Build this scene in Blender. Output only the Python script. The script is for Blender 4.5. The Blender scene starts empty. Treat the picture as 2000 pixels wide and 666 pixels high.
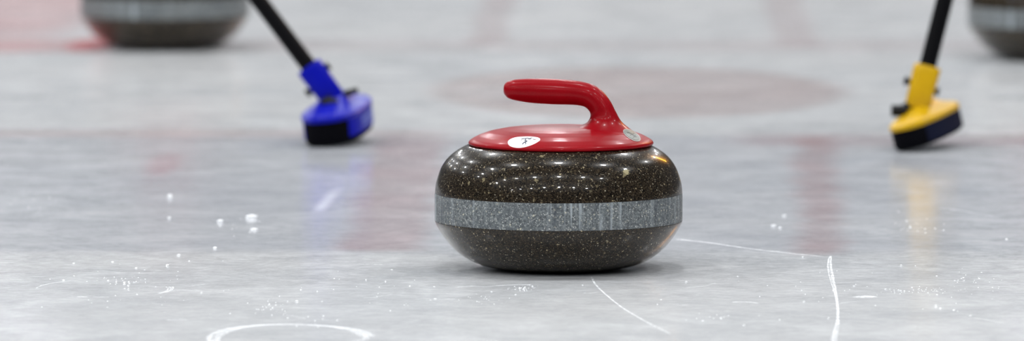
import bpy, bmesh, math, random
from mathutils import Vector, Matrix, noise
from mathutils.bvhtree import BVHTree

random.seed(7)
PI = math.pi
S = bpy.context.scene
COL = S.collection

# ------------------------------------------------------------------ camera
F_PX = 13880.0
CAM_H, CAM_D = 0.81, 8.3
PITCH = math.atan((333 + 830) / F_PX)
CAM_LOC = Vector((-91.4 / 1672.0, -CAM_D, CAM_H))
cam_d = bpy.data.cameras.new('camera')
cam = bpy.data.objects.new('camera', cam_d)
COL.objects.link(cam)
cam.location = CAM_LOC
cam.rotation_euler = (PI / 2 - PITCH, 0, 0)
cam_d.sensor_width = 36.0
cam_d.sensor_fit = 'HORIZONTAL'
cam_d.lens = F_PX * 36.0 / 2000.0
cam_d.clip_end = 200
cam_d.dof.use_dof = True
cam_d.dof.focus_distance = 8.20
cam_d.dof.aperture_fstop = 5.4
S.camera = cam

FWD = Vector((0, math.cos(PITCH), -math.sin(PITCH)))
UPV = Vector((0, math.sin(PITCH), math.cos(PITCH)))


def ray(px, py):
    return (FWD + Vector((1, 0, 0)) * ((px - 1000) / F_PX) + UPV * ((333 - py) / F_PX)).normalized()


def ground(px, py, z=0.0):
    d = ray(px, py)
    t = (z - CAM_LOC.z) / d.z
    return CAM_LOC + d * t


# ------------------------------------------------------------------ node helpers
class NT:
    def __init__(self, name):
        self.m = bpy.data.materials.new(name)
        self.m.use_nodes = True
        self.t = self.m.node_tree
        self.b = self.t.nodes['Principled BSDF']
        self.out = self.t.nodes['Material Output']

    def n(self, kind, **kw):
        nd = self.t.nodes.new(kind)
        for k, v in kw.items():
            setattr(nd, k, v)
        return nd

    def link(self, a, b):
        self.t.links.new(a, b)

    def val(self, sock, v):
        if hasattr(v, 'is_output'):
            self.link(v, sock)
        else:
            sock.default_value = v

    def math(self, op, a, b=0.0, c=None, clamp=False):
        nd = self.n('ShaderNodeMath', operation=op, use_clamp=clamp)
        self.val(nd.inputs[0], a)
        self.val(nd.inputs[1], b)
        if c is not None:
            self.val(nd.inputs[2], c)
        return nd.outputs[0]

    def step(self, v, lo, hi):
        nd = self.n('ShaderNodeMapRange', interpolation_type='SMOOTHSTEP')
        self.val(nd.inputs['Value'], v)
        self.val(nd.inputs['From Min'], lo)
        self.val(nd.inputs['From Max'], hi)
        return nd.outputs[0]

    def remap(self, v, a, b, c, d):
        nd = self.n('ShaderNodeMapRange')
        self.val(nd.inputs[0], v)
        for i, x in enumerate((a, b, c, d)):
            nd.inputs[i + 1].default_value = x
        return nd.outputs[0]

    def mix(self, fac, a, b, mode='MIX'):
        nd = self.n('ShaderNodeMix', data_type='RGBA', blend_type=mode)
        self.val(nd.inputs[0], fac)
        for s, v in ((nd.inputs[6], a), (nd.inputs[7], b)):
            if hasattr(v, 'is_output'):
                self.link(v, s)
            else:
                s.default_value = (*v, 1.0) if len(v) == 3 else v
        return nd.outputs[2]

    def coord(self, scale=(1, 1, 1), rot=(0, 0, 0)):
        tc = self.n('ShaderNodeTexCoord')
        mp = self.n('ShaderNodeMapping')
        mp.inputs['Scale'].default_value = scale
        mp.inputs['Rotation'].default_value = rot
        self.link(tc.outputs['Object'], mp.inputs['Vector'])
        return mp.outputs[0]

    def noise(self, vec, scale, detail=3.0, rough=0.55, dist=0.0):
        nd = self.n('ShaderNodeTexNoise')
        self.link(vec, nd.inputs['Vector'])
        nd.inputs['Scale'].default_value = scale
        nd.inputs['Detail'].default_value = detail
        nd.inputs['Roughness'].default_value = rough
        nd.inputs['Distortion'].default_value = dist
        return nd.outputs['Fac']

    def voro(self, vec, scale, feature='F1', rnd=1.0):
        nd = self.n('ShaderNodeTexVoronoi', feature=feature)
        self.link(vec, nd.inputs['Vector'])
        nd.inputs['Scale'].default_value = scale
        nd.inputs['Randomness'].default_value = rnd
        return nd

    def bump(self, h, strength, dist=0.001):
        nd = self.n('ShaderNodeBump')
        nd.inputs['Strength'].default_value = strength
        nd.inputs['Distance'].default_value = dist
        self.link(h, nd.inputs['Height'])
        self.link(nd.outputs[0], self.b.inputs['Normal'])

    def set(self, **kw):
        names = dict(color='Base Color', rough='Roughness', metal='Metallic', spec='Specular IOR Level',
                     coat='Coat Weight', coat_rough='Coat Roughness', ior='IOR', sheen='Sheen Weight')
        for k, v in kw.items():
            s = self.b.inputs[names[k]]
            if hasattr(v, 'is_output'):
                self.link(v, s)
            elif k == 'color':
                s.default_value = (*v, 1.0)
            else:
                s.default_value = v
        return self


def speckle_layers(k, vec, base, mids, lights):
    """dark granite with tan and cream crystals"""
    warp = k.n('ShaderNodeTexNoise')
    k.link(vec, warp.inputs['Vector'])
    warp.inputs['Scale'].default_value = 420
    warp.inputs['Detail'].default_value = 4
    va = k.n('ShaderNodeVectorMath', operation='SCALE')
    k.link(warp.outputs['Color'], va.inputs[0])
    va.inputs['Scale'].default_value = 0.0042
    vb = k.n('ShaderNodeVectorMath', operation='ADD')
    k.link(vec, vb.inputs[0])
    k.link(va.outputs[0], vb.inputs[1])
    w = vb.outputs[0]
    col = base
    for (scale, thr, edge, c) in mids + lights:
        v = k.voro(w, scale)
        sep = k.n('ShaderNodeSeparateColor')
        k.link(v.outputs['Color'], sep.inputs[0])
        pick = k.step(sep.outputs[0], thr, thr + 0.06)
        shp = k.step(v.outputs['Distance'], edge, edge * 0.55)
        vary = k.remap(sep.outputs[1], 0, 1, 0.45, 1.0)
        f = k.math('MULTIPLY', k.math('MULTIPLY', pick, shp), vary)
        col = k.mix(f, col, c)
    return col, w


def mat_granite(chips=()):
    k = NT('polished granite')
    vec = k.coord()
    n1 = k.noise(vec, 220, 4, 0.65)
    base = k.mix(k.step(n1, 0.35, 0.75), (0.0022, 0.0017, 0.0013), (0.022, 0.016, 0.0105))
    for sc_, an, lo, hi, c in ((520, 0.5, 0.56, 0.62, (0.034, 0.024, 0.014)), (430, -0.6, 0.605, 0.655, (0.085, 0.061, 0.035)),
                               (700, 1.1, 0.61, 0.66, (0.10, 0.078, 0.050))):
        v = k.coord((1.0, 1.0, 1.5), (an, an * .7, an))
        base = k.mix(k.step(k.noise(v, sc_, 2.5, 0.6, 0.8), lo, hi), base, c)
    col, w = speckle_layers(
        k, vec, base,
        [(540, 0.72, 0.54, (0.045, 0.033, 0.020))],
        [(330, 0.90, 0.44, (0.33, 0.27, 0.165)), (130, 0.965, 0.30, (0.34, 0.29, 0.17)),
         (640, 0.90, 0.48, (0.46, 0.41, 0.31))])
    wob = k.math('MULTIPLY', k.math('SUBTRACT', k.noise(vec, 330, 3, 0.6), 0.5), 0.010)
    for p, rad in chips:
        d = k.n('ShaderNodeVectorMath', operation='DISTANCE')
        k.link(vec, d.inputs[0])
        d.inputs[1].default_value = p
        col = k.mix(k.step(k.math('ADD', d.outputs['Value'], wob), rad * 1.08, rad * 0.92), col, (0.33, 0.285, 0.16) if rad > 0.003 else (0.20, 0.165, 0.095))
    k.set(color=col, rough=0.24, spec=0.11, coat=0.32, coat_rough=0.03)
    k.bump(n1, 0.02, 0.0005)
    return k.m


def mat_band(rmax):
    k = NT('abraded grey granite')
    vec = k.coord()
    n1 = k.noise(vec, 300, 4, 0.7)
    base = k.mix(k.step(n1, 0.3, 0.72), (0.055, 0.064, 0.070), (0.185, 0.203, 0.208))
    col, w = speckle_layers(
        k, vec, base,
        [(560, 0.50, 0.54, (0.075, 0.085, 0.10)), (480, 0.66, 0.50, (0.36, 0.37, 0.35)),
         (520, 0.90, 0.5, (0.015, 0.015, 0.015))],
        [(330, 0.86, 0.44, (0.52, 0.49, 0.39)), (620, 0.84, 0.47, (0.64, 0.65, 0.62))])
    # upright scuffs left by knocks against other stones
    sv = k.coord((1, 1, 0.045))
    st = k.noise(sv, 190, 3, 0.6)
    patch = k.step(k.noise(k.coord((1, 1, 0.3)), 17, 2), 0.42, 0.62)
    col = k.mix(k.math('MULTIPLY', k.step(st, 0.52, 0.72), patch), col, (0.34, 0.38, 0.40))
    col = k.mix(k.math('MULTIPLY', k.math('MULTIPLY', k.step(st, 0.46, 0.33), patch), 0.75), col, (0.05, 0.06, 0.075))
    # ragged borders where the polish begins again
    g = k.n('ShaderNodeTexCoord')
    sp = k.n('ShaderNodeSeparateXYZ')
    k.link(g.outputs['Object'], sp.inputs[0])
    rag = k.math('MULTIPLY', k.math('SUBTRACT', k.noise(k.coord((1, 1, 0.4)), 120, 4, 0.7), 0.5), 0.008)
    zz = k.math('ADD', sp.outputs[2], rag)
    lo = k.step(zz, 0.0545, 0.0530)
    col = k.mix(k.math('MULTIPLY', lo, 0.85), col, (0.03, 0.025, 0.02))
    k.set(color=col, rough=0.55, spec=0.35)
    k.bump(n1, 0.25, 0.0008)
    return k.m


def mat_red():
    k = NT('red moulded plastic')
    vec = k.coord()
    fl = k.voro(vec, 1500)
    sep = k.n('ShaderNodeSeparateColor')
    k.link(fl.outputs['Color'], sep.inputs[0])
    n = k.noise(vec, 25, 3)
    col = k.mix(k.step(n, 0.3, 0.75), (0.235, 0.0012, 0.005), (0.28, 0.0018, 0.0065))
    col = k.mix(k.math('MULTIPLY', k.step(sep.outputs[0], 0.7, 1.0), 0.10), col, (0.55, 0.04, 0.05))
    k.set(color=col, rough=k.remap(n, 0.3, 0.7, 0.30, 0.36), spec=0.07, coat=0.08, coat_rough=0.11)
    return k.m


def mat_plain(name, color, rough=0.5, metal=0.0, spec=0.5, coat=0.0, nscale=60, amt=0.15, bump=0.0):
    k = NT(name)
    vec = k.coord()
    n = k.noise(vec, nscale, 4)
    dark = tuple(c * (1 - amt) for c in color)
    lite = tuple(min(1, c * (1 + amt)) for c in color)
    k.set(color=k.mix(n, dark, lite), rough=rough, metal=metal, spec=spec, coat=coat)
    if bump:
        k.bump(k.noise(vec, nscale * 12, 3), bump, 0.0006)
    return k.m


def mat_ice():
    k = NT('pebbled curling ice')
    tc = k.n('ShaderNodeTexCoord')
    sp = k.n('ShaderNodeSeparateXYZ')
    k.link(tc.outputs['Object'], sp.inputs[0])
    X, Y = sp.outputs[0], sp.outputs[1]
    v = k.coord()
    big = k.noise(v, 1.6, 4, 0.6, 0.4)
    mid = k.noise(v, 9.0, 5, 0.65, 0.6)
    fine = k.noise(k.coord((1.0, 2.2, 1), (0, 0, 0.1)), 75, 6, 0.75)
    frost = k.noise(k.coord((1, 1.4, 1), (0, 0, -0.2)), 26, 6, 0.78, 1.2)
    col = k.mix(k.step(big, 0.3, 0.7), (0.57, 0.585, 0.60), (0.67, 0.67, 0.67))
    col = k.mix(k.math('MULTIPLY', k.step(mid, 0.45, 0.75), 0.45), col, (0.73, 0.73, 0.73))
    col = k.mix(k.math('MULTIPLY', k.step(mid, 0.5, 0.28), 0.35), col, (0.47, 0.49, 0.525))
    fine2 = k.noise(k.coord((1.0, 1.6, 1), (0, 0, -0.15)), 230, 4, 0.8)
    col = k.mix(k.math('MULTIPLY', k.step(fine, 0.5, 0.72), 0.65), col, (0.88, 0.89, 0.90))
    col = k.mix(k.math('MULTIPLY', k.step(fine, 0.48, 0.28), 0.55), col, (0.36, 0.38, 0.41))
    col = k.mix(k.math('MULTIPLY', k.step(fine2, 0.50, 0.72), 0.45), col, (0.90, 0.91, 0.92))
    col = k.mix(k.math('MULTIPLY', k.step(fine2, 0.47, 0.26), 0.35), col, (0.36, 0.38, 0.41))
    strk = k.noise(k.coord((1.0, 1.25, 1), (0, 0, 0.05)), 42, 8, 0.82, 0.5)
    sh = k.n('ShaderNodeMix', data_type='RGBA', blend_type='MULTIPLY')
    sh.inputs[0].default_value = 1.0
    k.link(col, sh.inputs[6])
    cmb = k.n('ShaderNodeCombineColor')
    sv_ = k.remap(strk, 0.3, 0.7, 0.74, 1.20)
    for q in range(3):
        k.link(sv_, cmb.inputs[q])
    k.link(cmb.outputs[0], sh.inputs[7])
    col = sh.outputs[2]
    # hair scratches left by stones and brushes, in several directions
    for sc_, an, wd, am, cc in ((3.0, 0.25, 60, 0.55, (0.93, 0.94, 0.95)), (4.0, -0.5, 55, 0.5, (0.93, 0.94, 0.95)),
                                (3.5, 1.25, 45, 0.35, (0.93, 0.94, 0.95)), (2.5, 0.02, 50, 0.4, (0.33, 0.35, 0.38))):
        ln = k.noise(k.coord((1, wd, 1), (0, 0, an)), sc_, 2, 0.5, 0.25)
        ln2 = k.math('ABSOLUTE', k.math('SUBTRACT', ln, 0.5))
        m_ = k.math('MULTIPLY', k.step(ln2, 0.012, 0.004), k.step(mid, 0.46, 0.60))
        col = k.mix(k.math('MULTIPLY', m_, am), col, cc)
    col = k.mix(k.math('MULTIPLY', k.step(frost, 0.60, 0.76), 0.8), col, (0.93, 0.94, 0.95))

    # ---- ice colour: red strips and patches, tone bands, painted-in reflections
    edge_n = k.math('MULTIPLY', k.math('SUBTRACT', k.noise(v, 5, 3), 0.5), 0.06)

    def lane(p0, p1, half, soft, y0, y1):
        """strip whose centre runs p0 -> p1 (world), limited in Y"""
        sl = (p1.x - p0.x) / (p1.y - p0.y)
        cx = k.math('ADD', k.math('MULTIPLY', k.math('SUBTRACT', Y, p0.y), sl), p0.x)
        dx = k.math('ABSOLUTE', k.math('SUBTRACT', X, k.math('ADD', cx, edge_n if soft > 0.01 else 0.0)))
        a = k.step(dx, half + soft, half - soft)
        b = k.step(Y, y0 - 0.04, y0 + 0.04)
        c = k.step(Y, y1 + 0.1, y1 - 0.1)
        return k.math('MULTIPLY', k.math('MULTIPLY', a, b), c)

    def disc(c, rx, ry, soft, inner=None):
        ax = k.math('DIVIDE', k.math('SUBTRACT', X, c[0]), rx)
        ay = k.math('DIVIDE', k.math('SUBTRACT', Y, c[1]), ry)
        r = k.math('SQRT', k.math('ADD', k.math('MULTIPLY', ax, ax), k.math('MULTIPLY', ay, ay)))
        m = k.step(r, 1 + soft, 1 - soft)
        if inner:
            m = k.math('MULTIPLY', m, k.step(r, inner - soft, inner + soft))
        return m

    def bar(y0, y1, soft, x0=None, x1=None):
        a = k.math('MULTIPLY', k.step(Y, y0 - soft, y0 + soft), k.step(Y, y1 + soft, y1 - soft))
        if x0 is not None:
            a = k.math('MULTIPLY', a, k.step(X, x0 - 0.05, x0 + 0.05))
        if x1 is not None:
            a = k.math('MULTIPLY', a, k.step(X, x1 + 0.05, x1 - 0.05))
        return a

    fade = k.remap(k.noise(v, 3.0, 4), 0.3, 0.7, 0.55, 1.0)

    def paint(col, m, c, amt):
        return k.mix(k.math('MULTIPLY', k.math('MULTIPLY', m, fade), amt), col, c)

    g = ground
    for args in MARKS_AND_REFLECTIONS:
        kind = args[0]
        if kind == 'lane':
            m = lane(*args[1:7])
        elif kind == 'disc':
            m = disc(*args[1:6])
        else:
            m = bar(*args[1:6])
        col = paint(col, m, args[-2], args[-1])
    # ---- glossy but pebbled top
    peb = k.noise(v, 160, 2, 0.5)
    k.set(color=col, rough=k.remap(mid, 0.3, 0.75, ICE_R[0], ICE_R[1]), spec=ICE_SPEC, ior=1.31)
    k.bump(k.math('ADD', peb, k.math('MULTIPLY', fine, 0.6)), 0.10, 0.001)
    return k.m


ICE_R = (0.09, 0.17)
ICE_SPEC = 0.75
RED_A = (0.42, 0.20, 0.20)
RED_B = (0.45, 0.30, 0.30)
MARKS_AND_REFLECTIONS = [  # red marks, tone bands and reflections, all mixed into the ice colour
    ('bar', ground(0, 700).y, ground(0, 560).y, 0.45, None, None, (0.84, 0.85, 0.855), 0.52),  # paler ice towards the near edge
    ('bar', ground(0, 248).y, 20.0, 0.15, None, None, (0.74, 0.755, 0.765), 0.42),  # pale reflection of the far boards, put into the ice colour
    ('bar', ground(0, 492).y, ground(0, 266).y, 0.07, None, None, (0.42, 0.44, 0.49), 0.60),  # dark reflection across the middle, put into the ice colour
    ('lane', ground(745, 490), ground(805, 265), 0.050, 0.022, ground(0, 490).y, ground(0, 266).y, RED_A, 0.45),
    ('lane', ground(1602, 496), ground(1594, 265), 0.026, 0.022, ground(0, 497).y, ground(0, 266).y, (0.38, 0.22, 0.22), 0.58),
    ('lane', ground(945, 88), ground(975, 0), 0.030, 0.02, ground(0, 88).y, ground(0, -60).y, RED_B, 0.42),
    ('lane', ground(1560, 90), ground(1530, 0), 0.036, 0.02, ground(0, 90).y, ground(0, -60).y, RED_B, 0.42),
    ('bar', ground(0, 268).y, ground(0, 254).y, 0.06, None, ground(860, 260).x, RED_A, 0.30),
    ('bar', ground(0, 285).y, ground(0, 262).y, 0.08, ground(1440, 260).x, None, (0.40, 0.22, 0.22), 0.38),
    ('bar', ground(0, 100).y, ground(0, 78).y, 0.10, None, None, RED_B, 0.28),
    ('disc', (ground(1245, 178).x, ground(1245, 178).y), 405 / 1245, 0.56, 0.10, None, (0.44, 0.31, 0.29), 0.62),
    ('disc', (ground(60, 20).x, ground(60, 20).y), 0.13, 1.0, 0.5, None, (0.75, 0.16, 0.15), 0.40),
    ('disc', (ground(182, 88).x, ground(182, 88).y), 0.045, 0.16, 0.4, None, (0.80, 0.02, 0.03), 0.85),
    ('disc', (ground(90, 90).x, ground(90, 90).y), 0.13, 0.14, 0.5, None, (0.75, 0.10, 0.10), 0.35),
    ('disc', (ground(320, 320).x, ground(320, 320).y), 0.022, 0.18, 0.6, None, (0.60, 0.10, 0.14), 0.22),
    ('lane', ground(622, 412), ground(664, 362), 0.007, 0.007, ground(0, 412).y, ground(0, 372).y, (0.92, 0.93, 0.96), 0.9),  # blurred bright reflection drawn as a pale streak of colour
]

M = {}
M['band'] = mat_band(0.145)
M['red'] = mat_red()
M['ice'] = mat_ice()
M['snow'] = mat_plain('loose white frost', (0.86, 0.87, 0.88), 0.8, spec=0.2, nscale=300, amt=0.06)
def mat_scrape():
    k = NT('scraped translucent frost')
    n = k.noise(k.coord(), 60, 4, 0.7)
    k.set(color=(0.88, 0.89, 0.90), rough=0.8, spec=0.15)
    k.link(k.remap(n, 0.32, 0.68, 0.22, 0.90), k.b.inputs['Alpha'])
    return k.m


M['scrape'] = mat_scrape()
M['sticker'] = mat_plain('white vinyl sticker', (0.90, 0.90, 0.90), 0.35, nscale=200, amt=0.02)
M['ink'] = mat_plain('dark navy ink', (0.012, 0.018, 0.05), 0.5)
M['redink'] = mat_plain('dark red ink', (0.30, 0.012, 0.03), 0.5)
M['blue'] = mat_plain('blue moulded plastic', (0.0015, 0.0045, 0.33), 0.34, spec=0.12)
M['pale'] = mat_plain('pale blue print', (0.10, 0.14, 0.50), 0.5)
M['yellow'] = mat_plain('yellow moulded plastic', (0.56, 0.33, 0.0015), 0.36, spec=0.25)
M['black'] = mat_plain('black carbon shaft', (0.0018, 0.0018, 0.0025), 0.5, spec=0.08)
M['hinge'] = mat_plain('black hard plastic', (0.004, 0.004, 0.005), 0.45, spec=0.2)
M['fabric'] = mat_plain('black woven pad fabric', (0.0025, 0.0025, 0.004), 0.9, spec=0.05, bump=0.3)
M['navy'] = mat_plain('dark navy pad fabric', (0.005, 0.007, 0.022), 0.85, spec=0.1, bump=0.3)
M['badge'] = mat_plain('brushed grey metal', (0.17, 0.185, 0.17), 0.5, metal=0.3, nscale=500, amt=0.35)
M['badgerim'] = mat_plain('pale grey rim', (0.26, 0.24, 0.23), 0.45, metal=0.3)
M['badgemark'] = mat_plain('dark green grey print', (0.03, 0.04, 0.035), 0.5)
M['board'] = mat_plain('white rink barrier board', (0.72, 0.73, 0.74), 0.4)
M['kick'] = mat_plain('yellow kick strip', (0.60, 0.45, 0.05), 0.4)
M['cap'] = mat_plain('grey aluminium cap rail', (0.35, 0.36, 0.38), 0.35, metal=0.8)


# ------------------------------------------------------------------ object helpers
def obj(name, bm, mat, parent=None, smooth=True):
    me = bpy.data.meshes.new(name)
    bmesh.ops.recalc_face_normals(bm, faces=bm.faces)
    if smooth:
        for e in bm.edges:
            if len(e.link_faces) == 2 and e.calc_face_angle(0) > 0.7:
                e.smooth = False
    bm.to_mesh(me)
    bm.free()
    mats = mat if isinstance(mat, (list, tuple)) else [mat]
    for m in mats:
        me.materials.append(m)
    if smooth:
        for p in me.polygons:
            p.use_smooth = True
    o = bpy.data.objects.new(name, me)
    COL.objects.link(o)
    if parent:
        o.parent = parent
    return o


def thing(name, label, cat, loc, rz=0.0, group=None):
    o = bpy.data.objects.new(name, None)
    o.empty_display_size = 0.05
    COL.objects.link(o)
    o.location = loc
    o.rotation_euler = (0, 0, rz)
    o['label'] = label
    o['category'] = cat
    if group:
        o['group'] = group
    return o


def lathe(profile, n=160):
    bm = bmesh.new()
    rings = []
    for r, z in profile:
        if r < 1e-6:
            rings.append([bm.verts.new((0, 0, z))])
        else:
            rings.append([bm.verts.new((r * math.cos(2 * PI * i / n), r * math.sin(2 * PI * i / n), z)) for i in range(n)])
    for a, b in zip(rings, rings[1:]):
        for i in range(n):
            j = (i + 1) % n
            if len(a) == 1:
                bm.faces.new((a[0], b[i], b[j]))
            elif len(b) == 1:
                bm.faces.new((a[i], a[j], b[0]))
            else:
                bm.faces.new((a[i], a[j], b[j], b[i]))
    return bm


def spline(pts, sub=6):
    """Catmull-Rom through tuples"""
    out = []
    n = len(pts)
    for i in range(n - 1):
        p0, p1, p2, p3 = pts[max(i - 1, 0)], pts[i], pts[i + 1], pts[min(i + 2, n - 1)]
        for s in range(sub):
            t = s / sub
            out.append(tuple(0.5 * (2 * b + (c - a) * t + (2 * a - 5 * b + 4 * c - d) * t * t + (3 * b - a - 3 * c + d) * t ** 3)
                             for a, b, c, d in zip(p0, p1, p2, p3)))
    out.append(tuple(pts[-1]))
    return out


def loft(bm, rings, cap0=True, cap1=True):
    vr = [[bm.verts.new(p) for p in r] for r in rings]
    n = len(vr[0])
    for a, b in zip(vr, vr[1:]):
        for i in range(n):
            j = (i + 1) % n
            bm.faces.new((a[i], a[j], b[j], b[i]))
    if cap0:
        bm.faces.new(list(reversed(vr[0])))
    if cap1:
        bm.faces.new(vr[-1])
    return vr


# ------------------------------------------------------------------ curling stone
PX = 1.0 / 1672.0
PZ = 1.0 / 1666.0
up = [(242.6, 148), (242.2, 154), (240.5, 166), (237, 179), (230.5, 196), (220.5, 211.5), (209, 223), (194.5, 233), (182, 239.5), (176, 241)]
low = [(60, 6), (75, 4.5), (84, 0.4), (92, 0), (104, 0.6), (125, 2.2), (158, 9.5), (187, 24), (208, 41), (226, 63), (238.5, 83), (242.4, 92)]
lowS = spline(low, 5)
upS = spline(up, 5)


def sc(p):
    return [(a * PX, b * PZ) for a, b in p]


def stone_body():
    prof = [(0, 6)] + lowS + [(242.5, 94), (241.4, 94.2), (241.4, 147.8)] + upS + [(120, 241), (0, 241)]
    return lathe(sc(prof), 192)


def stone_band():
    prof = [(241.2, 94.3), (242.4, 94.4), (242.7, 98), (242.8, 121), (242.7, 144), (242.5, 147.6), (241.2, 147.7)]
    return lathe(sc(prof), 192)


HROT = math.radians(-13)


def handle_mesh():
    """plate, neck and grip moulded in one piece"""
    bm = bmesh.new()
    # plate
    prof = [(0, 241.2), (150, 241.2), (178.5, 241.2), (181, 242.5), (181.8, 245), (180.5, 248.6), (174, 253.2),
            (161, 260), (141, 267), (116, 272), (91, 275), (41, 277.5), (0, 278)]
    tmp = lathe(sc(prof), 144)
    me = bpy.data.meshes.new('t')
    tmp.to_mesh(me)
    tmp.free()
    bm.from_mesh(me)
    bpy.data.meshes.remove(me)
    # grip and neck: (x, z, half thickness in plane, half thickness across)
    st = [(-115, 346, 4, 4), (-113, 346, 10, 10), (-109, 346.5, 15, 15), (-101, 347, 18.5, 18.5), (-88, 347, 21.2, 20.5), (-60, 346, 24, 22.5),
          (-20, 345, 25, 23.5), (12, 344.2, 24.4, 23.5), (36, 342.5, 23.6, 23), (57, 337.5, 23.2, 22.5),
          (71, 327, 22.8, 22), (80, 314.5, 23.2, 22), (84, 305, 25, 23), (87, 295, 28.8, 26),
          (87.5, 286, 35.5, 34), (84.5, 278, 48, 45), (80, 268, 65, 62), (77, 252, 88, 90), (75, 243, 97, 100)]
    st = spline(st, 5)
    rings = []
    N = 48
    for i, (x, z, a, b) in enumerate(st):
        p, q = st[max(i - 1, 0)], st[min(i + 1, len(st) - 1)]
        t = Vector((q[0] - p[0], 0, q[1] - p[1])).normalized()
        if i == 0:
            t = Vector((1, 0, 0))
        if z < 318 and x > 60:
            k_ = min(1.0, (318 - z) / 28.0)
            t = (t * (1 - k_) + Vector((0.0, 0, -1)) * k_).normalized()
        nrm = Vector((-t.z, 0, t.x))
        rings.append([(Vector((x, 0, z)) + nrm * (a * math.cos(2 * PI * k / N)) + Vector((0, 1, 0)) * (b * math.sin(2 * PI * k / N)))
                      for k in range(N)])
    rings = [[Vector((v.x * PX, v.y * PX, v.z * PZ)) for v in r] for r in rings]
    # floor of the flare must stay inside the plate
    zmin = 242.0 * PZ
    for r in rings:
        for v in r:
            if v.z < zmin:
                v.z = zmin
    loft(bm, rings)
    bmesh.ops.recalc_face_normals(bm, faces=bm.faces)
    me = bpy.data.meshes.new('handle_src')
    bm.to_mesh(me)
    bm.free()
    o = bpy.data.objects.new('handle_src', me)
    COL.objects.link(o)
    m = o.modifiers.new('r', 'REMESH')
    m.mode = 'VOXEL'
    m.voxel_size = 0.00085
    s = o.modifiers.new('s', 'SMOOTH')
    s.factor = 0.5
    s.iterations = 24
    dg = bpy.context.evaluated_depsgraph_get()
    res = bpy.data.meshes.new_from_object(o.evaluated_get(dg))
    bpy.data.objects.remove(o)
    bpy.data.meshes.remove(me)
    for p in res.polygons:
        p.use_smooth = True
    res.name = 'handle'
    return res


HM = handle_mesh()
HM.materials.clear()
HM.materials.append(M['red'])

group_back = 'blurred curling stones behind the brooms'
stone = thing('curling_stone', 'speckled dark granite curling stone with a red handle and white sticker, sharp in the foreground',
              'curling stone', (0, 0, 0))
body = obj('body', stone_body(), [], stone)
bpy.context.view_layer.update()
sb = BVHTree.FromPolygons([v.co for v in body.data.vertices], [tuple(p.vertices) for p in body.data.polygons])
CHIPS = []
for cx_, cy_, rad_ in ((1224, 336, 0.0036), (1219, 342, 0.0024), (1046, 352, 0.0024), (1057, 305, 0.0021), (945, 351, 0.0024), (916, 358, 0.0018)):
    h_ = sb.ray_cast(CAM_LOC, ray(cx_, cy_))[0]
    CHIPS.append((tuple(h_), rad_))
M['granite'] = mat_granite(CHIPS)
body.data.materials.append(M['granite'])
band = obj('striking_band', stone_band(), M['band'], stone)
band['label'] = 'matte grey scuffed band around the widest part'
handle = bpy.data.objects.new('handle', HM)
COL.objects.link(handle)
handle.parent = stone
handle.rotation_euler = (0, 0, HROT)
handle.location = (4.5 * PX, 0, 0)
handle['label'] = 'glossy red handle with round base plate'

# sticker and badge lie on the moulded surface
rot = Matrix.Translation((4.5 * PX, 0, 0)) @ Matrix.Rotation(HROT, 4, 'Z')
bvh = BVHTree.FromPolygons([rot @ v.co for v in HM.vertices], [tuple(p.vertices) for p in HM.polygons])


def onto(px, py, lift):
    d = ray(px, py)
    hit, nrm, i, dist = bvh.ray_cast(CAM_LOC, d)
    if hit is None:
        return None
    # smoothed normal
    return hit + nrm * lift


def decal(outline, lift, steps=8):
    """filled patch following the surface, with a rim going down to it"""
    cx = sum(p[0] for p in outline) / len(outline)
    cy = sum(p[1] for p in outline) / len(outline)
    bm = bmesh.new()
    c = bm.verts.new(onto(cx, cy, lift))
    prev = None
    n = len(outline)
    rings = []
    for s in range(1, steps + 1):
        t = s / steps
        ring = []
        for (x, y) in outline:
            h, f = None, 1.0
            while h is None:
                h = onto(cx + (x - cx) * t * f, cy + (y - cy) * t * f, lift)
                f -= 0.05
            ring.append(bm.verts.new(h))
        rings.append(ring)
    low_ = []
    for v in rings[-1]:
        p, nr, _, _ = bvh.find_nearest(v.co)
        low_.append(bm.verts.new(p))
    rings.append(low_)
    for i in range(n):
        bm.faces.new((c, rings[0][i], rings[0][(i + 1) % n]))
    for a, b in zip(rings, rings[1:]):
        for i in range(n):
            j = (i + 1) % n
            bm.faces.new((a[i], b[i], b[j], a[j]))
    return bm


def closed_spline(p, sub=4):
    n = len(p)
    out = []
    for i in range(n):
        q = [p[(i - 1) % n], p[i], p[(i + 1) % n], p[(i + 2) % n]]
        for s in range(sub):
            t = s / sub
            out.append(tuple(0.5 * (2 * b + (c - a) * t + (2 * a - 5 * b + 4 * c - d) * t * t + (3 * b - a - 3 * c + d) * t ** 3)
                             for a, b, c, d in zip(*q)))
    return out


def z8(pts):
    return [(980 + x * 0.07508, 250 + y * 0.07508) for x, y in pts]


sticker_out = closed_spline(z8([(157, 375), (200, 310), (290, 265), (400, 240), (540, 228), (700, 225), (850, 235), (950, 255),
                                (1000, 290), (985, 330), (930, 370), (850, 415), (740, 460), (600, 500), (480, 517), (370, 515),
                                (260, 490), (190, 450)]), 3)
sticker = obj('sticker', decal(sticker_out, 0.00025), M['sticker'], stone)
sticker['label'] = 'white oval sticker with dark blue script'


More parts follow.
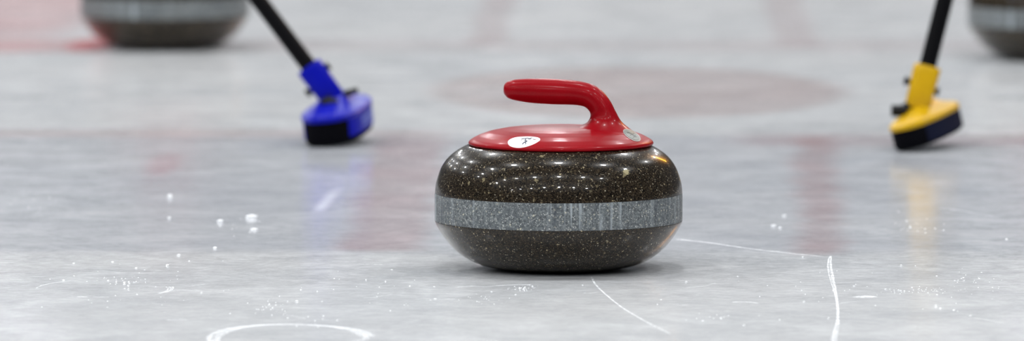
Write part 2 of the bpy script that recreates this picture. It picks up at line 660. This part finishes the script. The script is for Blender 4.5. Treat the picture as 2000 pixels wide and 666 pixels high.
def strokes(bm, pts, w, lift):
    pts = spline(z8(pts), 5)
    quad = []
    for i, p in enumerate(pts):
        a, b = pts[max(i - 1, 0)], pts[min(i + 1, len(pts) - 1)]
        dx, dy = b[0] - a[0], b[1] - a[1]
        L = math.hypot(dx, dy) or 1
        nx, ny = -dy / L * w / 2, dx / L * w / 2
        h0, h1 = onto(p[0] + nx, p[1] + ny, lift), onto(p[0] - nx, p[1] - ny, lift)
        if h0 is not None and h1 is not None:
            quad.append((bm.verts.new(h0), bm.verts.new(h1)))
    for (a, b), (c, d) in zip(quad, quad[1:]):
        bm.faces.new((a, b, d, c))


bm = bmesh.new()
for w, pts in ((1.3, [(512, 292), (580, 284), (650, 276), (700, 274)]), (1.9, [(690, 290), (730, 288), (760, 276)]),
               (1.0, [(745, 280), (775, 268), (798, 262)]), (0.8, [(500, 310), (510, 322), (525, 324)]),
               (1.6, [(632, 292), (612, 318), (606, 336), (650, 344), (668, 352)]),
               (1.7, [(664, 346), (630, 364), (596, 376), (566, 396), (544, 420), (548, 432)]),
               (1.4, [(596, 376), (622, 386), (628, 405), (612, 430)]),
               (1.2, [(816, 296), (840, 304), (858, 308)])):
    strokes(bm, pts, w, 0.00045)
lettering = obj('lettering', bm, M['ink'], sticker, smooth=False)
bm = bmesh.new()
strokes(bm, [(852, 306), (872, 308), (892, 312)], 0.9, 0.00048)
obj('lettering', bm, M['redink'], sticker, smooth=False)['label'] = 'small red tick'


def ell(cx, cy, a, b, ang, n=40):
    c, s = math.cos(ang), math.sin(ang)
    return [(cx + a * math.cos(2 * PI * i / n) * c - b * math.sin(2 * PI * i / n) * s,
             cy + a * math.cos(2 * PI * i / n) * s + b * math.sin(2 * PI * i / n) * c) for i in range(n)]


badge = obj('badge', decal(ell(1234, 264.3, 19.5, 8.2, math.radians(31)), 0.0004, 5), M['badgerim'], stone)
badge['label'] = 'small grey oval metal badge set in the handle tail'
obj('badge_face', decal(ell(1233.6, 264.0, 17.0, 6.6, math.radians(31)), 0.0007, 5), M['badge'], badge)
bm = bmesh.new()
for w, pts in ((1.2, [(1224, 259), (1230, 261), (1236, 265), (1243, 269)]), (1.0, [(1230, 266), (1234, 263), (1238, 262)]),
               (0.9, [(1236, 270), (1239, 267), (1241, 265)])):
    strokes(bm, [((x - 980) / 0.07508, (y - 250) / 0.07508) for x, y in pts], w, 0.0009)
obj('badge_mark', bm, M['badgemark'], badge, smooth=False)

# ------------------------------------------------------------------ the two stones far behind
def copy_stone(px_c, s, label):
    d = F_PX / s
    # ground point at that scale
    y = CAM_LOC.y + d
    x = CAM_LOC.x + (px_c - 1000) / s
    r = stone.copy()
    COL.objects.link(r)
    r.location = (x, y, 0)
    r.rotation_euler = (0, 0, random.uniform(0.6, 2.2))
    r['label'] = label
    r['group'] = group_back
    for o in (body, band, handle):
        c = o.copy()
        COL.objects.link(c)
        c.parent = r
    return r


copy_stone(321, 1137, 'dark granite curling stone far behind the blue broom, cut off at the top edge')
copy_stone(2061, 1163, 'dark granite curling stone behind the yellow broom, cut off at the right edge')


# ------------------------------------------------------------------ brooms
def superring(hx, hy, z, n=56, e=3.2, cx=0.0, cy=0.0):
    out = []
    for i in range(n):
        t = 2 * PI * i / n
        c, s = math.cos(t), math.sin(t)
        out.append(Vector((cx + hx * math.copysign(abs(c) ** (2 / e), c), cy + hy * math.copysign(abs(s) ** (2 / e), s), z)))
    return out


def tube(bm, p0, p1, r0, r1, n=20):
    d = (p1 - p0).normalized()
    u = d.orthogonal().normalized()
    w = d.cross(u)
    def ring(c, r):
        return [c + u * (r * math.cos(2 * PI * i / n)) + w * (r * math.sin(2 * PI * i / n)) for i in range(n)]
    b = min(r0, r1) * 0.12
    L = (p1 - p0).length
    if L > 4 * b:
        loft(bm, [ring(p0, r0 - b), ring(p0 + d * b, r0), ring(p1 - d * b, r1), ring(p1, r1 - b)])
    else:
        loft(bm, [ring(p0, r0), ring(p1, r1)])


def broom(spec):
    near = ground(*spec['near'])
    yaw = spec['yaw']          # head axis turned from straight away towards the right
    L, W = spec['L'], spec['W']
    axis = Vector((math.sin(yaw), math.cos(yaw), 0))
    centre = near + axis * (L * 0.5)
    root = thing('curling_broom', spec['label'], 'broom', (centre.x, centre.y, 0), 0.0)
    # head frame: x along axis (near end -x), y to the left
    R = Matrix.Rotation(PI / 2 - yaw, 4, 'Z') @ Matrix.Rotation(-spec['tilt'], 4, 'Y') @ Matrix.Rotation(spec['roll'], 4, 'X')
    hx, hy = L / 2, W / 2
    ht = spec['pad_h']
    pad = [superring(hx * .92, hy * .90, 0.0, e=2.6), superring(hx * .97, hy * .96, 0.002, e=2.6), superring(hx * .99, hy * .985, 0.006, e=2.6),
           superring(hx, hy, ht * .5, e=2.6), superring(hx, hy, ht * .9, e=2.6), superring(hx * .98, hy * .97, ht, e=2.6)]
    zlow = min((R @ v).z for r in pad for v in r)
    T = Matrix.Translation((0, 0, -zlow + 0.0003)) @ R
    def build(name, rings, mat, parent=root, **kw):
        b = bmesh.new()
        loft(b, [[T @ v for v in r] for r in rings], **kw)
        return obj(name, b, mat, parent)
    p = build('pad', pad, M['fabric'])
    p['label'] = 'black fabric sweeping pad'
    c = ht
    cov = [superring(hx * .97, hy * .96, c - 0.003, e=2.6), superring(hx * 1.01, hy * 1.02, c - 0.003, e=2.6), superring(hx * 1.03, hy * 1.05, c - 0.001, e=2.6),
           superring(hx * 1.03, hy * 1.05, c + 0.003, e=2.6), superring(hx * 1.00, hy * 1.00, c + 0.0055, e=2.6),
           superring(hx * .86, hy * .84, c + 0.0085, e=3.6), superring(hx * .62, hy * .66, c + 0.0130),
           superring(hx * .38, hy * .50, c + 0.0190), superring(hx * .24, hy * .42, c + 0.0245), superring(hx * .18, hy * .36, c + 0.0265)]
    build('head_cover', cov, spec['mat'])
    # side panel along the long right side of the pad
    for sgn in (1, -1):
        b = bmesh.new()
        rings = []
        full = superring(hx * 1.012, hy * 1.025, 0.0, 112, e=2.6)
        pts = [v for v in full if v.y * sgn > 0 and -hx * .80 < v.x < hx * .90]
        pts.sort(key=lambda v: v.x)
        for v in pts:
            o_ = Vector((v.x * 0.975, v.y * 0.93, 0))
            z0, z1 = spec['side_z'][0] * ht, ht - 0.001
            rings.append([T @ Vector((v.x, v.y, z0)), T @ Vector((v.x, v.y, z1)), T @ Vector((o_.x, o_.y, z1)), T @ Vector((o_.x, o_.y, z0))])
        loft(b, rings)
        sp_ = obj('side_panel', b, spec['side_mat'], root)
        if spec.get('mark') and sgn == -1:
            b = bmesh.new()
            for row, (za, zb) in enumerate(((0.42, 0.52), (0.60, 0.78))):
                rings = []
                for v in pts:
                    if -hx * .35 < v.x < hx * .62:
                        rings.append([T @ Vector((v.x, v.y * q, z_ * ht)) for q, z_ in ((1.006, za), (1.006, zb), (0.996, zb), (0.996, za))])
                loft(b, rings)
            obj('marking', b, M['pale'], sp_)['label'] = 'pale blue printed marking'
    # socket
    d = Vector(spec['dir']).normalized()
    base = T @ Vector((spec.get('off', 0.0), 0, c + 0.017))
    side = Vector((0, 1, 0)).cross(d).normalized()      # roughly left-right in the photo
    dep = d.cross(side).normalized()
    SL = spec['socket']
    def sring(t, a, bb, n=36, e=3.6):
        q = base + d * t
        out = []
        for i in range(n):
            an = 2 * PI * i / n
            cc, ss = math.cos(an), math.sin(an)
            out.append(q + side * (a * math.copysign(abs(cc) ** (2 / e), cc)) + dep * (bb * math.copysign(abs(ss) ** (2 / e), ss)))
        return out
    b = bmesh.new()
    w = spec['sw']
    loft(b, [sring(0.0, w * .92, w * .7), sring(0.003, w * .97, w * .75), sring(SL * .45, w, w * .80), sring(SL * .8, w * 1.04, w * .84),
             sring(SL - .003, w * 1.04, w * .86), sring(SL, w * .98, w * .82)])
    obj('socket', b, spec['mat'], root)
    # shaft
    b = bmesh.new()
    tube(b, base + d * (SL - 0.012), base + d * 1.14, spec['sr'], spec['sr'], 28)
    obj('shaft', b, M['black'], root)['label'] = 'straight black shaft'
    # screws through the socket
    for (t, sgn, ln) in spec['knobs']:
        b = bmesh.new()
        p0 = base + d * t + side * (sgn * w * .85)
        tube(b, p0, p0 + side * (sgn * (w * .15 + ln * .55)), 0.0042, 0.0042, 14)
        tube(b, p0 + side * (sgn * (w * .15 + ln * .45)), p0 + side * (sgn * (w * .15 + ln)), 0.0068, 0.0060, 16)
        obj('screw_knob', b, M['hinge'], root)
    # hinge barrel and lever
    b = bmesh.new()
    h0 = base + Vector(spec['hinge'])
    tube(b, h0 - Vector((spec['hl'], 0.004, spec.get('hs', 0.0))), h0 + Vector((spec['hl'], -0.004, spec.get('hs', 0.0))), 0.0085, 0.0085, 18)
    tube(b, h0, base + d * 0.012 - dep * 0.0, 0.006, 0.007, 14)
    obj('hinge', b, M['hinge'], root)
    if 'lever' in spec:
        b = bmesh.new()
        l0 = base + Vector(spec['lever'][0])
        l1 = base + Vector(spec['lever'][1])
        tube(b, l0, l1, 0.0055, 0.0045, 14)
        tube(b, l1, l1 + Vector((0.008, 0.002, 0.0015)), 0.0045, 0.004, 14)
        obj('lever', b, M['hinge'], root)
    return root


broom(dict(near=(635, 289), yaw=math.radians(12), L=0.18, W=0.084, tilt=math.radians(6.0), roll=math.radians(-5), pad_h=0.038, mark=True,
           mat=M['blue'], side_mat=M['blue'], side_z=(0.25, 1), dir=(-0.76, 0.10, 1.0), socket=0.060, sw=0.0185, sr=0.0118, off=-0.01,
           knobs=[(0.030, -1, 0.008), (0.043, 1, 0.006)], hinge=(-0.006, -0.020, -0.004), hl=0.012,
           lever=((0.012, -0.004, 0.006), (0.026, -0.004, 0.012)),
           label='blue curling broom with black pad and slanting black shaft, left of the red-handled stone'))
broom(dict(near=(1773, 298), yaw=math.radians(24), L=0.178, W=0.068, tilt=math.radians(6), roll=math.radians(-13), pad_h=0.032,
           mat=M['yellow'], side_mat=M['navy'], side_z=(0.12, 1), dir=(0.26, 0.12, 1.0), socket=0.062, sw=0.0185, sr=0.0122, off=-0.02,
           knobs=[(0.034, -1, 0.009), (0.030, 1, 0.006)], hinge=(-0.026, -0.012, -0.002), hl=0.011,
           label='yellow curling broom with black pad and near-upright black shaft, right of the red-handled stone'))


# ------------------------------------------------------------------ ice, scratches, shavings
bm = bmesh.new()
bmesh.ops.create_grid(bm, x_segments=8, y_segments=40, size=0.5)
for v in bm.verts:
    v.co.x *= 9.0
    v.co.y = v.co.y * 44.0 + 10.0
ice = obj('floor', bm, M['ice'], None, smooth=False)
ice['kind'] = 'structure'
ice['label'] = 'white scratched curling ice with faint red marks'


def scratch(pts, wfun, jitter=0.2, h=0.00018, sub=10):
    """a scratch is a bundle of thin broken strands of scraped-up frost"""
    wf = wfun if callable(wfun) else (lambda t: wfun)
    base_ = spline([tuple(ground(*p)[:2]) for p in pts], sub)
    n = len(base_)
    b = bmesh.new()
    wmax = max(wf(i / 10) for i in range(11))
    strands = max(2, int(wmax / 0.00042))
    for s_ in range(strands):
        off = random.uniform(-1, 1)
        i = 0
        while i < n - 2:
            run = random.randint(3, max(4, int(n * .5)))
            e = min(n - 1, i + run)
            rows = []
            for q in range(i, e + 1):
                a, c = base_[max(q - 1, 0)], base_[min(q + 1, n - 1)]
                dx, dy = c[0] - a[0], c[1] - a[1]
                L = math.hypot(dx, dy) or 1
                nx, ny = -dy / L, dx / L
                t = q / (n - 1)
                o_ = (off + random.uniform(-jitter, jitter) * .4) * wf(t)
                hw = random.uniform(0.5, 1.0) * min(0.00042, wf(t) * .7) * (0.35 if q in (i, e) else 1)
                x, y = base_[q][0] + nx * o_, base_[q][1] + ny * o_
                rows.append([b.verts.new((x + nx * hw, y + ny * hw, 0.00008)), b.verts.new((x, y, h * (0.3 if q in (i, e) else 1))),
                             b.verts.new((x - nx * hw, y - ny * hw, 0.00008))])
            for a, c in zip(rows, rows[1:]):
                for k in range(2):
                    b.faces.new((a[k], a[k + 1], c[k + 1], c[k]))
            i = e + random.choice((0, 0, 1, 2, 4))
            off = max(-1, min(1, off + random.uniform(-.3, .3)))
    return obj('scratch', b, M['scrape'], ice)


mm = 0.001
scratch([(1623, 500), (1621, 520), (1626, 545), (1632, 570), (1636, 595), (1637, 625), (1632, 650), (1630, 668), (1640, 690)],
        lambda t: (2.2 + 0.9 * math.sin(t * 9)) * mm if t > 0.03 else 1.2 * mm, 0.2)
scratch([(1156, 541), (1164, 556), (1186, 577), (1215, 600), (1246, 619), (1275, 635), (1310, 652)], lambda t: (1.3 - .5 * t) * mm, 0.15)
scratch([(1322, 467), (1360, 471), (1400, 476), (1440, 482), (1500, 490), (1570, 498)], lambda t: (3.0 - 2.2 * t) * mm, 0.2)
scratch([(716, 657), (706, 650), (684, 643), (640, 637), (588, 634), (530, 634), (480, 638), (445, 645), (422, 656), (420, 668), (445, 682)],
        lambda t: (5.5 + 3 * math.sin(t * 9 + 1)) * mm, 0.45)
scratch([(716, 657), (712, 663), (690, 668), (660, 673)], 3 * mm, 0.5)
scratch([(310, 573), (326, 569), (333, 564), (331, 560)], lambda t: (1.5 + 2.5 * t) * mm, 0.3)
scratch([(72, 563), (85, 557), (110, 552), (140, 549)], lambda t: (2 - 1 * t) * mm, 0.4)
scratch([(150, 579), (180, 580), (215, 580)], 1.6 * mm, 0.6)
scratch([(890, 561), (920, 559), (950, 560), (990, 557), (1040, 556)], 1.6 * mm, 0.6)
scratch([(845, 584), (890, 584)], 1.1 * mm, 0.6)
scratch([(690, 515), (720, 516), (750, 517)], 1.1 * mm, 0.6)
scratch([(1430, 590), (1460, 590), (1480, 592)], 1.8 * mm, 0.6)
scratch([(1678, 581), (1690, 579), (1701, 581)], 8 * mm, 0.4)
scratch([(1500, 489), (1560, 496), (1620, 503)], 1.2 * mm, 0.4)
scratch([(1830, 405), (1880, 412), (1950, 425)], 1 * mm, 0.5)
scratch([(1640, 592), (1680, 588)], 1.2 * mm, 0.6)
scratch([(325, 625), (350, 624), (365, 625)], 2 * mm, 0.6)
for i in range(9):
    x0, y0 = random.uniform(20, 1980), random.uniform(480, 655)
    if 850 < x0 < 1340 and y0 < 545:
        continue
    a = random.uniform(-0.25, 0.25)
    L = random.uniform(25, 90)
    scratch([(x0, y0), (x0 + L * .5, y0 + a * L * .4 + random.uniform(-2, 2)), (x0 + L, y0 + a * L)], random.uniform(0.2, 0.35) * mm, 0.5)

# loose crumbs of frost
b = bmesh.new()


def crumb(px, py, r):
    g = ground(px, py)
    if math.hypot(g.x, g.y) < 0.09:
        return
    res = bmesh.ops.create_icosphere(b, subdivisions=1, radius=1.0)
    sx, sy, sz = r * random.uniform(.7, 1.3), r * random.uniform(.8, 1.6), r * random.uniform(.35, .7)
    a = random.uniform(0, PI)
    for v in res['verts']:
        x, y, z = v.co * random.uniform(.8, 1.15)
        x, y = x * sx, y * sy
        v.co = (g.x + x * math.cos(a) - y * math.sin(a), g.y + x * math.sin(a) + y * math.cos(a), max(0.0, z * sz + sz * .45))


for (px, py, r) in ((332, 385, 4), (330, 426, 3), (430, 434, 4.5), (492, 426, 5.5), (497, 449, 3.5), (420, 485, 2.2), (349, 499, 2), (327, 519, 2.8),
                    (144, 515, 2), (220, 512, 1.8), (124, 548, 1.8), (243, 553, 2.2), (266, 524, 1.6), (251, 565, 1.5),
                    (580, 589, 2.2), (588, 566, 1.2), (715, 547, 1.3), (765, 527, 1.4), (960, 570, 1), (1340, 551, 1.6), (1138, 557, 1.1),
                    (1668, 559, 1.4), (1730, 565, 1.4), (1828, 598, 1.8), (1837, 603, 1.4), (1863, 606, 1.6), (1760, 519, 1.4), (1568, 502, 1.3),
                    (1966, 468, 1.8), (1895, 617, 1.6), (850, 584, 1.4), (848, 560, 1), (1510, 441, 2.5), (1524, 445, 2.5), (1532, 422, 3)):
    crumb(px, py, r * mm)
clusters = [(240, 550, 45, 14, 42), (470, 440, 50, 22, 16), (1790, 568, 70, 6, 60), (1020, 563, 35, 6, 42), (620, 620, 60, 12, 10), (530, 600, 40, 16, 30),
            (60, 390, 70, 30, 22), (940, 585, 60, 12, 24), (1380, 620, 80, 20, 14), (1900, 545, 80, 25, 26), (740, 570, 200, 45, 24),
            (300, 560, 280, 60, 40), (1650, 570, 330, 60, 40), (1780, 440, 60, 22, 26)]
for cx, cy, sx, sy, n in clusters:
    for i in range(n):
        crumb(random.gauss(cx, sx * .5), min(random.gauss(cy, sy * .5), 690), abs(random.gauss(0.35, 0.3)) * mm + 0.25 * mm)
frost = obj('ice_shavings', b, M['snow'], None)
frost['kind'] = 'stuff'
frost['label'] = 'tiny white crumbs of loose frost scattered over the ice around the stone'
frost['category'] = 'frost'

# ------------------------------------------------------------------ far barrier of the rink, seen only in the ice
bm = bmesh.new()
bmesh.ops.create_cube(bm, size=1)
for v in bm.verts:
    v.co = (v.co.x * 9.0, v.co.y * 0.12 + 31.9, v.co.z * 1.15 + 0.575)
wall = obj('wall_back', bm, M['board'], None, smooth=False)
wall['kind'] = 'structure'

# ------------------------------------------------------------------ light
W = bpy.data.worlds.new('arena')
S.world = W
W.use_nodes = True
bg = W.node_tree.nodes['Background']
bg.inputs['Color'].default_value = (0.80, 0.86, 0.95, 1)
bg.inputs['Strength'].default_value = 0.10


def lamp(name, loc, power, size, color, rot=(0, 0, 0), size_y=None):
    l = bpy.data.lights.new(name, 'AREA')
    l.energy = power
    l.color = color
    l.size = size
    if size_y:
        l.shape = 'RECTANGLE'
        l.size_y = size_y
    else:
        l.shape = 'DISK'
    o = bpy.data.objects.new(name, l)
    COL.objects.link(o)
    o.location = loc
    o.rotation_euler = rot
    return o


HL = 5.0
for j in range(-2, 6):
    for i in range(-4, 3):
        lamp('ceiling_lamp', (i * 2.2, 0.4 + j * 4.4, HL), 67, 0.34, (0.96, 0.98, 1.0))
# amber lamp far off to the right
AL = Vector((6.0, 13.0, 5.6))
lamp('amber_lamp', AL, 150, 0.5, (1.0, 0.42, 0.04), (-AL).to_track_quat('-Z', 'Y').to_euler(), 3.4)

S.view_settings.view_transform = 'Standard'
S.view_settings.look = 'None'
S.view_settings.gamma = 1.0
S.view_settings.exposure = 0.0
S.view_settings.use_curve_mapping = False
S.cycles.use_denoising = True
S.cycles.max_bounces = 8
